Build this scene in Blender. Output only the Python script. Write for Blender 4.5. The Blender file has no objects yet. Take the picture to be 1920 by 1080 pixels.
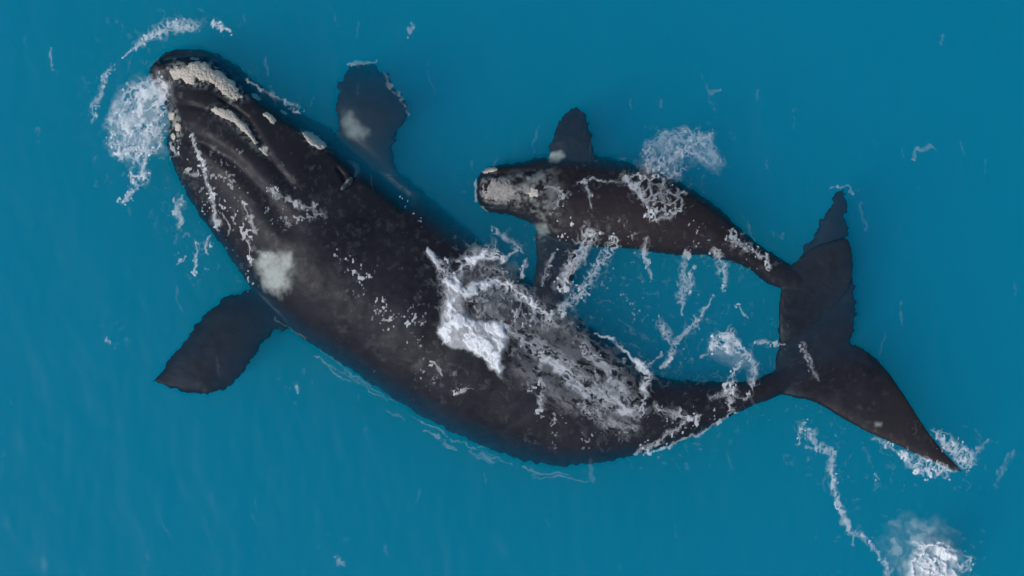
import bpy, math
import numpy as np
from mathutils import Vector
from mathutils.bvhtree import BVHTree

S = bpy.context.scene
C = S.collection
R = math.radians

# ------------------------------------------------------------------ camera
CAM_H = 45.0
cam_d = bpy.data.cameras.new('camera')
cam = bpy.data.objects.new('camera', cam_d)
C.objects.link(cam)
cam.location = (0, 0, CAM_H)
cam.rotation_euler = (0, 0, 0)
cam_d.sensor_width = 36.0
cam_d.lens = 36.0 * CAM_H / 19.2
cam_d.clip_end = 3000
S.camera = cam

# ------------------------------------------------------------------ sky, sun, exposure
SUN_EL, SUN_AZ = 54.0, 215.0            # azimuth in the plane: where the light comes from, from +X towards +Y
world = bpy.data.worlds.new('World')
S.world = world
world.use_nodes = True
nt = world.node_tree
bg = nt.nodes['Background']
sky = nt.nodes.new('ShaderNodeTexSky')
sky.sky_type = 'NISHITA'
sky.sun_disc = False
sky.sun_elevation = R(SUN_EL)
sky.sun_rotation = R(90.0 - SUN_AZ)
sky.air_density = 1.0
sky.dust_density = 1.0
nt.links.new(sky.outputs[0], bg.inputs[0])
bg.inputs[1].default_value = 0.12
sun_d = bpy.data.lights.new('sun', 'SUN')
sun_d.energy = 2.4
sun_d.angle = R(10)
sun_d.color = (1.0, 0.98, 0.95)
sun = bpy.data.objects.new('sun', sun_d)
C.objects.link(sun)
dv = Vector((math.cos(R(SUN_EL)) * math.cos(R(SUN_AZ)), math.cos(R(SUN_EL)) * math.sin(R(SUN_AZ)), math.sin(R(SUN_EL))))
sun.rotation_euler = dv.to_track_quat('Z', 'Y').to_euler()
sun.location = dv * 60
S.view_settings.view_transform = 'Standard'
S.view_settings.look = 'None'
S.view_settings.exposure = 0.0
S.view_settings.gamma = 1.0
S.render.engine = 'CYCLES'
S.cycles.use_denoising = True
S.cycles.use_adaptive_sampling = True
S.cycles.adaptive_threshold = 0.02
S.cycles.max_bounces = 5
S.cycles.diffuse_bounces = 2
S.cycles.volume_bounces = 3
S.cycles.transparent_max_bounces = 24
S.cycles.sample_clamp_indirect = 4.0

# ------------------------------------------------------------------ numpy helpers
def W(p):                                # a point of the plan drawing (100 units = 1 m) to metres
    return ((p[0] - 960.0) / 100.0, (540.0 - p[1]) / 100.0)

def vnoise(x, y, seed=0):
    t = np.random.RandomState(seed).rand(256, 256)
    xi = np.floor(x).astype(int); yi = np.floor(y).astype(int)
    fx = x - xi; fy = y - yi
    fx = fx * fx * fx * (fx * (fx * 6 - 15) + 10); fy = fy * fy * fy * (fy * (fy * 6 - 15) + 10)
    a = t[xi & 255, yi & 255]; b = t[(xi + 1) & 255, yi & 255]
    c = t[xi & 255, (yi + 1) & 255]; d = t[(xi + 1) & 255, (yi + 1) & 255]
    return (a * (1 - fx) + b * fx) * (1 - fy) + (c * (1 - fx) + d * fx) * fy

def fbm(x, y, seed=0, octs=4, gain=0.5):
    s = 0.0; n = 0.0; a = 1.0
    for o in range(octs):
        s = s + a * vnoise(x * 2 ** o + 17.3 * o, y * 2 ** o - 9.1 * o, seed + o * 7); n += a; a *= gain
    return s / n

def ridged(x, y, seed=0, octs=3):
    s = 0.0; n = 0.0; a = 1.0
    for o in range(octs):
        v = 1 - np.abs(2 * vnoise(x * 2 ** o + 5.7 * o, y * 2 ** o + 3.1 * o, seed + o * 5) - 1)
        s = s + a * v * v; n += a; a *= 0.55
    return s / n

def worley(x, y, seed=0):
    t = np.random.RandomState(seed).rand(128, 128, 2)
    xi = np.floor(x).astype(int); yi = np.floor(y).astype(int)
    best = np.full(x.shape, 9.0)
    for dx in (-1, 0, 1):
        for dy in (-1, 0, 1):
            p = t[(xi + dx) & 127, (yi + dy) & 127]
            d = (xi + dx + p[..., 0] - x) ** 2 + (yi + dy + p[..., 1] - y) ** 2
            best = np.minimum(best, d)
    return np.sqrt(best)

def cell_edges(x, y, seed=0):             # distance to the border between cells: a connected net
    t = np.random.RandomState(seed).rand(128, 128, 2)
    xi = np.floor(x).astype(int); yi = np.floor(y).astype(int)
    f1 = np.full(x.shape, 9.0); f2 = np.full(x.shape, 9.0)
    for dx in (-1, 0, 1):
        for dy in (-1, 0, 1):
            p = t[(xi + dx) & 127, (yi + dy) & 127]
            d = np.hypot(xi + dx + p[..., 0] - x, yi + dy + p[..., 1] - y)
            f2 = np.where(d < f1, f1, np.minimum(f2, d)); f1 = np.minimum(f1, d)
    return f2 - f1

def sstep(a, b, v):
    t = np.clip((v - a) / (b - a), 0, 1)
    return t * t * (3 - 2 * t)

def catmull(P, n):
    P = np.asarray(P, float)
    m = len(P)
    u = np.linspace(0, m - 1, n)
    i = np.minimum(u.astype(int), m - 2); f = (u - i)[:, None]
    g = lambda k: P[np.clip(k, 0, m - 1)]
    p0, p1, p2, p3 = g(i - 1), g(i), g(i + 1), g(i + 2)
    return 0.5 * (2 * p1 + (p2 - p0) * f + (2 * p0 - 5 * p1 + 4 * p2 - p3) * f ** 2 + (3 * p1 - p0 - 3 * p2 + p3) * f ** 3)

def seg_dist(X, Y, pts, widths=None):
    """distance to a polyline and the interpolated width at the nearest point"""
    best = np.full(X.shape, 1e9); bw = np.ones(X.shape)
    for k in range(len(pts) - 1):
        (ax, ay), (bx, by) = pts[k], pts[k + 1]
        dx, dy = bx - ax, by - ay
        L = dx * dx + dy * dy + 1e-9
        t = np.clip(((X - ax) * dx + (Y - ay) * dy) / L, 0, 1)
        d = np.hypot(X - ax - t * dx, Y - ay - t * dy)
        m = d < best
        best = np.where(m, d, best)
        if widths is not None:
            bw = np.where(m, widths[k] + t * (widths[k + 1] - widths[k]), bw)
    return best, bw

def poly_sd(X, Y, pts):
    """signed distance to a closed polygon, positive inside"""
    d, _ = seg_dist(X, Y, list(pts) + [pts[0]])
    ins = np.zeros(X.shape, bool)
    n = len(pts)
    for k in range(n):
        (ax, ay), (bx, by) = pts[k], pts[(k + 1) % n]
        if ay == by: continue
        c = ((ay > Y) != (by > Y)) & (X < (bx - ax) * (Y - ay) / (by - ay) + ax)
        ins ^= c
    return np.where(ins, d, -d)

def wave(x, y):                          # height of the sea surface, metres
    f = np.clip(1.3 - np.maximum(np.abs(x) / 14, np.abs(y) / 9) * 0.6, 0.25, 1)
    h = 0.05 * (fbm(x * 0.55 + 3, y * 0.4 + 8, 40, 2) - .5)
    h = h + 0.032 * (fbm(x * 2.1 + 31, y * 1.0 + 8, 50, 2) - .5)
    h = h + 0.016 * (fbm(x * 7.0, y * 3.0, 60, 2) - .5)
    return h * f

# ------------------------------------------------------------------ material helpers
def new_mat(name):
    m = bpy.data.materials.new(name); m.use_nodes = True
    n = m.node_tree.nodes; l = m.node_tree.links
    return m, n, l, n['Principled BSDF'], n['Material Output']

def node(n, typ, **kw):
    x = n.new(typ)
    for k, v in kw.items():
        if k.startswith('i_'):
            x.inputs[k[2:].replace('_', ' ')].default_value = v
        else:
            setattr(x, k, v)
    return x

def mixc(n, l, fac, a, b):
    x = n.new('ShaderNodeMix'); x.data_type = 'RGBA'
    for idx, v in ((0, fac), (6, a), (7, b)):
        if hasattr(v, 'links'): l.new(v, x.inputs[idx])
        else: x.inputs[idx].default_value = v if idx == 0 else (*v, 1)
    return x.outputs[2]

def math_n(n, l, op, a, b=0.0, clamp=False):
    x = n.new('ShaderNodeMath'); x.operation = op; x.use_clamp = clamp
    for idx, v in ((0, a), (1, b)):
        if hasattr(v, 'links'): l.new(v, x.inputs[idx])
        else: x.inputs[idx].default_value = v
    return x.outputs[0]

def remap(n, l, v, a, b, c=0.0, d=1.0):
    x = n.new('ShaderNodeMapRange'); x.clamp = True
    l.new(v, x.inputs[0])
    for k, q in zip((1, 2, 3, 4), (a, b, c, d)): x.inputs[k].default_value = q
    return x.outputs[0]

def tex_noise(n, l, co, scale, detail=4, rough=0.55):
    x = n.new('ShaderNodeTexNoise')
    x.inputs['Scale'].default_value = scale; x.inputs['Detail'].default_value = detail; x.inputs['Roughness'].default_value = rough
    l.new(co, x.inputs['Vector'])
    return x.outputs['Fac']

def skin_material(name, dark, light, brown):
    m, n, l, b, o = new_mat(name)
    co = n.new('ShaderNodeTexCoord').outputs['Object']
    big = tex_noise(n, l, co, 0.9, 5, 0.6)
    mid = tex_noise(n, l, co, 6.0, 6, 0.65)
    fine = tex_noise(n, l, co, 38.0, 3, 0.6)
    st = n.new('ShaderNodeMapping'); st.inputs['Scale'].default_value = (3.0, 16.0, 8.0); st.inputs['Rotation'].default_value = (0, 0, R(40))
    l.new(co, st.inputs['Vector'])
    scr = tex_noise(n, l, st.outputs[0], 2.2, 5, 0.7)
    c = mixc(n, l, remap(n, l, big, 0.35, 0.68), dark, light)
    c = mixc(n, l, remap(n, l, mid, 0.48, 0.74, 0, 0.40), c, tuple(v * 1.6 for v in light))
    c = mixc(n, l, remap(n, l, scr, 0.58, 0.72, 0, 0.38), c, (0.050, 0.052, 0.064))
    c = mixc(n, l, remap(n, l, fine, 0.64, 0.76, 0, 0.12), c, (0.068, 0.070, 0.080))
    br = n.new('ShaderNodeAttribute'); br.attribute_name = 'brown'
    c = mixc(n, l, br.outputs['Fac'], c, brown)
    pa = n.new('ShaderNodeAttribute'); pa.attribute_name = 'pale'
    pn = math_n(n, l, 'MULTIPLY', pa.outputs['Fac'], remap(n, l, mid, 0.25, 0.6, 0.55, 1.15), True)
    c = mixc(n, l, pn, c, (0.33, 0.35, 0.32))
    l.new(c, b.inputs['Base Color'])
    l.new(remap(n, l, mid, 0.3, 0.7, 0.34, 0.52), b.inputs['Roughness'])
    b.inputs['Specular IOR Level'].default_value = 0.11
    bp = n.new('ShaderNodeBump'); bp.inputs['Strength'].default_value = 0.16; bp.inputs['Distance'].default_value = 0.02
    l.new(math_n(n, l, 'ADD', mid, math_n(n, l, 'MULTIPLY', fine, 0.5)), bp.inputs['Height'])
    l.new(bp.outputs[0], b.inputs['Normal'])
    return m

def callosity_material(name, c0, c1, c2):
    m, n, l, b, o = new_mat(name)
    co = n.new('ShaderNodeTexCoord').outputs['Object']
    a = tex_noise(n, l, co, 9, 5, 0.65); f = tex_noise(n, l, co, 60, 3, 0.6)
    c = mixc(n, l, remap(n, l, a, 0.3, 0.7), c0, c1)
    c = mixc(n, l, remap(n, l, f, 0.5, 0.72, 0, 0.65), c, c2)
    l.new(c, b.inputs['Base Color']); b.inputs['Roughness'].default_value = 0.8
    bp = n.new('ShaderNodeBump'); bp.inputs['Strength'].default_value = 0.6; bp.inputs['Distance'].default_value = 0.015
    l.new(f, bp.inputs['Height']); l.new(bp.outputs[0], b.inputs['Normal'])
    return m

def foam_material():
    m, n, l, b, o = new_mat('sea foam')
    b.inputs['Base Color'].default_value = (0.80, 0.81, 0.81, 1)
    b.inputs['Roughness'].default_value = 0.55
    at = n.new('ShaderNodeAttribute'); at.attribute_name = 'cover'
    k = at.outputs['Fac']
    tr = n.new('ShaderNodeBsdfTransparent'); mx = n.new('ShaderNodeMixShader')
    tl = n.new('ShaderNodeBsdfTranslucent'); tl.inputs['Color'].default_value = (0.78, 0.79, 0.80, 1); m2 = n.new('ShaderNodeMixShader'); m2.inputs[0].default_value = 0.12
    l.new(b.outputs[0], m2.inputs[1]); l.new(tl.outputs[0], m2.inputs[2])
    l.new(k, mx.inputs[0]); l.new(tr.outputs[0], mx.inputs[1]); l.new(m2.outputs[0], mx.inputs[2])
    l.new(mx.outputs[0], o.inputs['Surface'])
    return m

M_SKIN = skin_material('adult whale skin', (0.0094, 0.0096, 0.0138), (0.0168, 0.0165, 0.0222), (0.027, 0.0235, 0.0262))
M_CALF = skin_material('calf skin', (0.0100, 0.0090, 0.0114), (0.0190, 0.0165, 0.0195), (0.033, 0.0260, 0.027))
M_CALL = callosity_material('callosity crust', (0.44, 0.38, 0.30), (0.60, 0.55, 0.47), (0.24, 0.19, 0.14))
M_CALLC = callosity_material('young callosity crust', (0.17, 0.155, 0.14), (0.36, 0.33, 0.30), (0.08, 0.07, 0.065))
M_FOAM = foam_material()

def link_mesh(name, V, F, mat, parent=None, attrs=None, smooth=True):
    me = bpy.data.meshes.new(name)
    V = np.asarray(V, np.float32); F = np.asarray(F, np.int32)
    k = F.shape[1]
    me.vertices.add(len(V)); me.vertices.foreach_set('co', V.ravel())
    me.loops.add(F.size); me.loops.foreach_set('vertex_index', F.ravel())
    me.polygons.add(len(F)); me.polygons.foreach_set('loop_start', np.arange(0, F.size, k, dtype=np.int32))
    me.update(calc_edges=True)
    me.validate()
    if smooth:
        me.polygons.foreach_set('use_smooth', np.ones(len(me.polygons), bool))
    for a, v in (attrs or {}).items():
        at = me.attributes.new(a, 'FLOAT', 'POINT'); at.data.foreach_set('value', np.asarray(v, np.float32))
    me.materials.append(mat)
    ob = bpy.data.objects.new(name, me); C.objects.link(ob)
    if parent is not None: ob.parent = parent
    return ob

def tag(o, label=None, cat=None, group=None, kind=None):
    for k, v in (('label', label), ('category', cat), ('group', group), ('kind', kind)):
        if v: o[k] = v
    return o

def loft(stations, n_st, ring, up=0.92):
    """stations: (Ux, Uy, Lx, Ly, z_mid, h_up, h_down, roll) in plan units / metres; a closed tube of elliptic sections"""
    P = catmull(stations, n_st)
    th = np.linspace(0, 2 * np.pi, ring, endpoint=False)
    c, s = np.cos(th), np.sin(th)
    V = []
    for q in P:
        ux, uy = W(q[0:2]); lx, ly = W(q[2:4])
        mx, my = (ux + lx) / 2, (uy + ly) / 2
        x = mx + c * (ux - lx) / 2; y = my + c * (uy - ly) / 2
        z = q[4] + np.where(s >= 0, q[5] * np.abs(s) ** up, -q[6] * np.abs(s) ** 0.92) + q[7] * c
        V.append(np.stack([x, y, z], 1))
    V = np.concatenate(V)
    F = []
    for i in range(n_st - 1):
        for j in range(ring):
            k = (j + 1) % ring
            F.append((i * ring + j, i * ring + k, (i + 1) * ring + k, (i + 1) * ring + j))
    e = (n_st - 1) * ring
    nv = len(V)
    V = np.concatenate([V, [V[:ring].mean(0)], [V[e:].mean(0)]])
    T = [(nv, (j + 1) % ring, j) for j in range(ring)] + [(nv + 1, e + j, e + (j + 1) % ring) for j in range(ring)]
    return V, F, T

def fuse(pieces, voxel, smooth_it):
    """several closed tubes grown together into one continuous skin"""
    V, F, o = [], [], 0
    for v, f, t in pieces:
        V.append(v)
        F += [tuple(i + o for i in q) for q in f] + [tuple(i + o for i in q) for q in t]
        o += len(v)
    V = np.concatenate(V)
    me = bpy.data.meshes.new('tmp'); me.from_pydata(V.tolist(), [], F); me.update()
    ob = bpy.data.objects.new('tmp', me); C.objects.link(ob)
    r = ob.modifiers.new('r', 'REMESH'); r.mode = 'VOXEL'; r.voxel_size = voxel
    s = ob.modifiers.new('s', 'SMOOTH'); s.factor = 0.5; s.iterations = smooth_it
    dg = bpy.context.evaluated_depsgraph_get(); dg.update()
    em = bpy.data.meshes.new_from_object(ob.evaluated_get(dg))
    v = np.empty(len(em.vertices) * 3, np.float32); em.vertices.foreach_get('co', v); v = v.reshape(-1, 3).astype(float)
    nr = np.empty(len(em.vertices) * 3, np.float32); em.vertices.foreach_get('normal', nr); nr = nr.reshape(-1, 3).astype(float)
    li = np.empty(len(em.loops), np.int32); em.loops.foreach_get('vertex_index', li)
    F4 = li.reshape(-1, 4)
    bpy.data.objects.remove(ob); bpy.data.meshes.remove(me); bpy.data.meshes.remove(em)
    return v, nr, F4

def wobble(v, nr, amp, seed, freq=1.0):                # refraction modelled into the shape of edges below the surface
    x, y, z = v[:, 0].copy(), v[:, 1].copy(), v[:, 2]
    k = sstep(0.02, 0.30, -z) * sstep(-2.2, -1.4, z) * sstep(0.97, 0.55, np.abs(nr[:, 2]))
    n1 = fbm(x * 3.5 * freq, y * 6.5 * freq, seed, 3) - .5
    n2 = fbm(x * 6.0 * freq + 40, y * 3.5 * freq, seed + 3, 3) - .5
    v[:, 0] += k * amp * 2.0 * n1
    v[:, 1] += k * amp * 2.6 * n2

# ------------------------------------------------------------------ adult whale
def st(u, l, z, hu, hd, roll=0.0): return (*u, *l, z, hu, hd, roll)
adult_body = [
    st((306, 97), (284, 119), -0.30, 0.16, 0.25, -0.02),
    st((338, 86), (274, 139), -0.35, 0.45, 0.7, -0.04),
    st((385, 90), (298, 172), -0.40, 0.62, 1.0, -0.06),
    st((430, 113), (310, 222), -0.42, 0.74, 1.2, -0.08),
    st((475, 148), (309, 267), -0.45, 0.82, 1.3, -0.10),
    st((525, 186), (320, 312), -0.48, 0.90, 1.5, -0.12),
    st((580, 218), (340, 352), -0.50, 0.95, 1.6, -0.14),
    st((635, 252), (368, 402), -0.52, 0.98, 1.7, -0.14),
    st((692, 292), (408, 457), -0.55, 0.98, 1.8, -0.14),
    st((745, 322), (450, 517), -0.55, 0.97, 1.9, -0.12),
    st((790, 357), (500, 580), -0.55, 0.95, 1.9, -0.10),
    st((835, 393), (562, 636), -0.55, 0.93, 1.9, -0.06),
    st((885, 438), (640, 686), -0.54, 0.90, 1.8, -0.02),
    st((935, 477), (718, 740), -0.52, 0.86, 1.7, 0.02),
    st((985, 518), (790, 784), -0.50, 0.82, 1.6, 0.04),
    st((1035, 566), (866, 822), -0.48, 0.74, 1.5, 0.06),
    st((1090, 600), (946, 856), -0.44, 0.66, 1.3, 0.06),
    st((1145, 638), (1030, 876), -0.40, 0.58, 1.1, 0.04),
    st((1195, 684), (1120, 871), -0.34, 0.48, 0.9, 0.02),
    st((1240, 708), (1205, 852), -0.28, 0.38, 0.7, 0.0),
    st((1300, 714), (1285, 827), -0.22, 0.28, 0.55, 0.0),
    st((1360, 717), (1345, 796), -0.18, 0.21, 0.42, 0.0),
    st((1410, 713), (1402, 766), -0.16, 0.17, 0.32, 0.0),
    st((1450, 698), (1458, 744), -0.15, 0.14, 0.24, 0.0),
    st((1490, 676), (1502, 716), -0.16, 0.11, 0.15, 0.0),
    st((1540, 668), (1546, 690), -0.17, 0.06, 0.08, 0.0)]
near_flipper = [
    st((505, 520), (585, 625), -0.55, 0.20, 0.20), st((455, 545), (530, 618), -0.34, 0.18, 0.18),
    st((415, 560), (502, 632), -0.25, 0.16, 0.16), st((380, 588), (478, 662), -0.20, 0.14, 0.14),
    st((348, 630), (448, 702), -0.17, 0.12, 0.12), st((318, 672), (415, 733), -0.15, 0.10, 0.10),
    st((298, 698), (372, 739), -0.14, 0.07, 0.07), st((283, 715), (318, 728), -0.13, 0.04, 0.04)]
far_flipper = [
    st((640, 335), (770, 370), -0.72, 0.24, 0.24), st((632, 268), (738, 302), -0.46, 0.20, 0.20),
    st((627, 225), (742, 258), -0.37, 0.18, 0.18), st((628, 190), (765, 215), -0.32, 0.15, 0.15),
    st((637, 155), (755, 182), -0.36, 0.12, 0.12), st((648, 130), (730, 146), -0.46, 0.08, 0.08), st((662, 113), (700, 114), -0.62, 0.04, 0.04)]
fluke_upper = [
    st((1445, 720), (1597, 646), -0.16, 0.10, 0.12), st((1460, 650), (1607, 612), -0.18, 0.11, 0.11),
    st((1463, 578), (1609, 570), -0.22, 0.10, 0.10), st((1467, 532), (1606, 525), -0.24, 0.09, 0.09),
    st((1484, 498), (1600, 478), -0.25, 0.08, 0.08), st((1515, 464), (1592, 440), -0.25, 0.07, 0.07),
    st((1540, 420), (1588, 400), -0.25, 0.06, 0.06), st((1562, 380), (1587, 370), -0.26, 0.05, 0.05), st((1580, 352), (1591, 350), -0.30, 0.03, 0.03)]
fluke_lower = [
    st((1445, 720), (1597, 646), -0.16, 0.10, 0.12), st((1475, 743), (1628, 657), -0.12, 0.11, 0.11),
    st((1525, 754), (1663, 692), -0.07, 0.11, 0.11), st((1575, 783), (1698, 742), -0.03, 0.10, 0.10),
    st((1625, 810), (1728, 790), 0.00, 0.09, 0.09), st((1675, 832), (1755, 828), 0.03, 0.08, 0.08),
    st((1730, 858), (1780, 857), 0.06, 0.06, 0.06), st((1782, 880), (1807, 886), 0.08, 0.03, 0.03)]
VX = 0.03
av, an, af = fuse([loft(adult_body, 150, 56, 1.25), loft(near_flipper, 40, 24), loft(far_flipper, 36, 24),
                   loft(fluke_upper, 44, 24), loft(fluke_lower, 44, 24)], VX, 8)
px = av[:, 0] * 100 + 960; py = 540 - av[:, 1] * 100       # plan units
upw = sstep(0.1, 0.6, an[:, 2])
def groove(pts, w, depth, v, x, y, up):
    d, ww = seg_dist(x, y, pts, w if isinstance(w, (list, tuple)) else [w] * len(pts))
    v[:, 2] -= depth * np.exp(-(d / ww) ** 2) * up
# folds and ridges of the head
groove([(415, 186), (440, 203), (466, 224), (484, 250), (500, 282), (520, 315), (548, 350)], [3, 6, 7, 7, 8, 9, 12], 0.075, av, px, py, upw)
groove([(318, 196), (360, 200), (405, 212)], 6, 0.035, av, px, py, upw)
groove([(335, 262), (385, 270), (440, 305), (500, 365), (540, 420)], [6, 10, 14, 18, 22], 0.06, av, px, py, upw)
groove([(300, 112), (345, 104), (395, 108), (440, 142), (490, 180), (540, 213), (600, 245), (650, 288), (690, 318), (760, 372)],
       [8, 8, 8, 9, 10, 11, 13, 15, 16, 16], 0.30, av, px, py, upw)
groove([(635, 292), (655, 300), (667, 316), (664, 334), (650, 350)], [4, 5, 6, 6, 4], 0.16, av, px, py, upw)
groove([(632, 316), (644, 330), (648, 344)], [4, 5, 4], 0.08, av, px, py, upw)
groove([(606, 272), (625, 286), (645, 302)], 3, -0.05, av, px, py, upw)
groove([(318, 148), (314, 180), (320, 205)], 6, 0.14, av, px, py, upw)
groove([(470, 190), (540, 235), (600, 275), (640, 315)], 18, -0.03, av, px, py, upw)
groove([(350, 225), (420, 255), (480, 305)], 16, -0.025, av, px, py, upw)
groove([(860, 610), (960, 680), (1080, 750), (1200, 790), (1320, 770)], 22, -0.05, av, px, py, upw)
# loose muscle relief over the whole back
av[:, 2] += upw * (0.05 * (fbm(av[:, 0] * 1.1, av[:, 1] * 1.1, 5, 3) - .5) + 0.010 * (fbm(av[:, 0] * 5, av[:, 1] * 5, 9, 3) - .5))
fin = np.maximum(np.maximum(sstep(545, 500, px) * sstep(545, 575, py), sstep(600, 625, px) * sstep(290, 262, py) * sstep(790, 770, px)), sstep(1440, 1480, px))
wobble(av, an, 0.035 + 0.075 * fin, 11, 1.5)
pale = np.zeros(len(av)); brown = np.zeros(len(av))
def pale_spot(arr, x, y, pts, soft, amt, seed, rough=14):
    sd = poly_sd(x, y, pts)
    arr[:] = np.maximum(arr, amt * sstep(-soft, soft, sd + rough * (fbm(x / 16, y / 16, seed, 3) - .5)))
pale_spot(pale, px, py, [(482, 480), (500, 470), (520, 485), (546, 482), (548, 505), (538, 530), (520, 552), (500, 540), (485, 515)], 17, 0.95, 3, 34)
def crusty(pts, amt, seed):            # grey scurf round the callosities
    sd = poly_sd(px, py, pts)
    pale[:] = np.maximum(pale, amt * sstep(-13, 2, sd) * sstep(0.46, 0.66, fbm(px / 5, py / 5, seed, 3)))
crusty([(312, 130), (350, 112), (392, 112), (440, 148), (462, 185), (440, 192), (400, 162), (350, 160)], 0.5, 61)
crusty([(396, 206), (425, 203), (470, 240), (492, 275), (508, 295), (480, 274), (440, 234)], 0.35, 62)
crusty([(564, 246), (590, 248), (616, 276), (594, 280)], 0.35, 63)
crusty([(310, 205), (330, 208), (345, 245), (330, 268), (316, 240)], 0.55, 64)
pale_spot(pale, px, py, [(640, 225), (655, 212), (672, 230), (692, 250), (680, 258), (650, 250)], 9, 0.45, 4)
pale_spot(pale, px, py, [(1640, 792), (1652, 792), (1652, 799), (1640, 799)], 3, 0.6, 5, 3)
pale_spot(pale, px, py, [(395, 272), (412, 278), (405, 284)], 3, 0.25, 6, 4)
# faint grey flecking behind the head and along the back
fl = sstep(0.60, 0.72, fbm(px / 9, py / 9, 21, 3)) * sstep(0.45, 0.62, fbm(px / 60, py / 60, 25, 2))
pale = np.maximum(pale, 0.045 * fl * upw * sstep(-0.05, 0.1, av[:, 2]))
brown = np.maximum(brown, 0.85 * sstep(1560, 1740, px + 0.3 * (py - 700)) * sstep(690, 760, py + 0.1 * px - 160))
brown = np.maximum(brown, 0.5 * np.exp(-(((px - 520) / 190) ** 2 + ((py - 250) / 90) ** 2)))
adult = link_mesh('adult_whale', av, af, M_SKIN, None, {'pale': pale, 'brown': brown})
tag(adult, 'huge dark adult whale with cream callosities on its head, lying diagonally', 'whale')

# ------------------------------------------------------------------ calf
calf_body = [
    st((894, 346), (893, 358), -0.22, 0.05, 0.08, 0.0),
    st((897, 331), (895, 373), -0.22, 0.17, 0.22, 0.0),
    st((907, 317), (903, 387), -0.22, 0.30, 0.35, -0.01),
    st((930, 307), (920, 397), -0.22, 0.38, 0.5, -0.02),
    st((970, 303), (960, 404), -0.24, 0.44, 0.6, -0.04),
    st((1010, 293), (1000, 420), -0.26, 0.48, 0.7, -0.06),
    st((1048, 286), (1032, 444), -0.28, 0.50, 0.8, -0.10),
    st((1085, 284), (1075, 458), -0.29, 0.51, 0.85, -0.14),
    st((1130, 290), (1125, 463), -0.29, 0.52, 0.9, -0.15),
    st((1180, 303), (1175, 466), -0.28, 0.52, 0.9, -0.12),
    st((1230, 319), (1225, 473), -0.27, 0.50, 0.85, -0.08),
    st((1275, 340), (1275, 478), -0.26, 0.46, 0.8, -0.06),
    st((1320, 367), (1318, 478), -0.25, 0.41, 0.65, -0.06),
    st((1360, 398), (1352, 486), -0.23, 0.34, 0.5, -0.05),
    st((1400, 437), (1385, 495), -0.21, 0.27, 0.4, -0.04),
    st((1435, 464), (1420, 514), -0.20, 0.21, 0.3, -0.02),
    st((1466, 484), (1448, 536), -0.16, 0.13, 0.20, 0.0),
    st((1498, 506), (1484, 548), -0.13, 0.085, 0.10, 0.0),
    st((1535, 540), (1520, 566), -0.115, 0.055, 0.05, 0.0),
    st((1556, 566), (1548, 580), -0.11, 0.03, 0.03, 0.0)]
calf_fin_up = [st((1040, 335), (1125, 335), -0.22, 0.10, 0.10), st((1030, 287), (1116, 290), -0.22, 0.09, 0.09), st((1036, 254), (1112, 264), -0.20, 0.08, 0.08),
               st((1050, 222), (1106, 238), -0.20, 0.06, 0.06), st((1072, 202), (1099, 208), -0.22, 0.04, 0.04)]
calf_fin_low = [st((1010, 405), (1090, 425), -0.26, 0.10, 0.10), st((1004, 445), (1086, 463), -0.22, 0.09, 0.09), st((1006, 485), (1083, 500), -0.18, 0.08, 0.08),
                st((1000, 525), (1068, 540), -0.15, 0.07, 0.07), st((994, 560), (1048, 576), -0.13, 0.05, 0.05), st((1006, 586), (1030, 594), -0.12, 0.03, 0.03)]
calf_fl_up = [st((1468, 518), (1562, 580), -0.12, 0.06, 0.06), st((1492, 492), (1594, 540), -0.12, 0.06, 0.06), st((1526, 464), (1602, 500), -0.12, 0.05, 0.05),
              st((1562, 452), (1599, 470), -0.12, 0.04, 0.04), st((1588, 446), (1594, 452), -0.12, 0.025, 0.025)]
calf_fl_low = [st((1468, 518), (1562, 580), -0.12, 0.06, 0.06), st((1464, 548), (1542, 602), -0.12, 0.06, 0.06), st((1461, 582), (1515, 626), -0.12, 0.05, 0.05),
               st((1461, 617), (1490, 643), -0.12, 0.04, 0.04), st((1466, 646), (1473, 653), -0.12, 0.025, 0.025)]
cv, cn, cf = fuse([loft(calf_body, 110, 44, 1.25), loft(calf_fin_up, 30, 20), loft(calf_fin_low, 34, 20), loft(calf_fl_up, 34, 20), loft(calf_fl_low, 34, 20)], 0.02, 7)
qx = cv[:, 0] * 100 + 960; qy = 540 - cv[:, 1] * 100
cup = sstep(0.1, 0.6, cn[:, 2])
groove([(905, 328), (950, 327), (990, 322), (1030, 312)], [4, 6, 7, 7], 0.07, cv, qx, qy, cup)
groove([(905, 385), (950, 387), (985, 396), (1015, 418)], [4, 6, 7, 8], 0.06, cv, qx, qy, cup)
groove([(965, 360), (1000, 340), (1035, 318)], 6, -0.05, cv, qx, qy, cup)
groove([(1000, 385), (1020, 405), (1030, 430)], 6, 0.06, cv, qx, qy, cup)
cv[:, 2] += cup * (0.035 * (fbm(cv[:, 0] * 2, cv[:, 1] * 2, 6, 3) - .5) + 0.014 * (fbm(cv[:, 0] * 8, cv[:, 1] * 8, 10, 3) - .5))
wobble(cv, cn, 0.03 + 0.06 * sstep(290, 270, qy), 14, 1.6)
cp = np.zeros(len(cv)); cb = np.zeros(len(cv))
hd = sstep(1075, 985, qx) * cup
cp = np.maximum(cp, 0.62 * hd * sstep(0.42, 0.68, 0.5 * fbm(qx / 6, qy / 6, 31, 4) + 0.5 * fbm(qx / 22, qy / 16, 37, 3)) * sstep(0.0, 0.12, cv[:, 2] + 0.04))
pale_spot(cp, qx, qy, [(1022, 288), (1050, 284), (1058, 292), (1045, 302), (1030, 300)], 5, 0.75, 33, 8)
pale_spot(cp, qx, qy, [(1000, 420), (1025, 418), (1030, 435), (1012, 445)], 5, 0.6, 34, 8)
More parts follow.
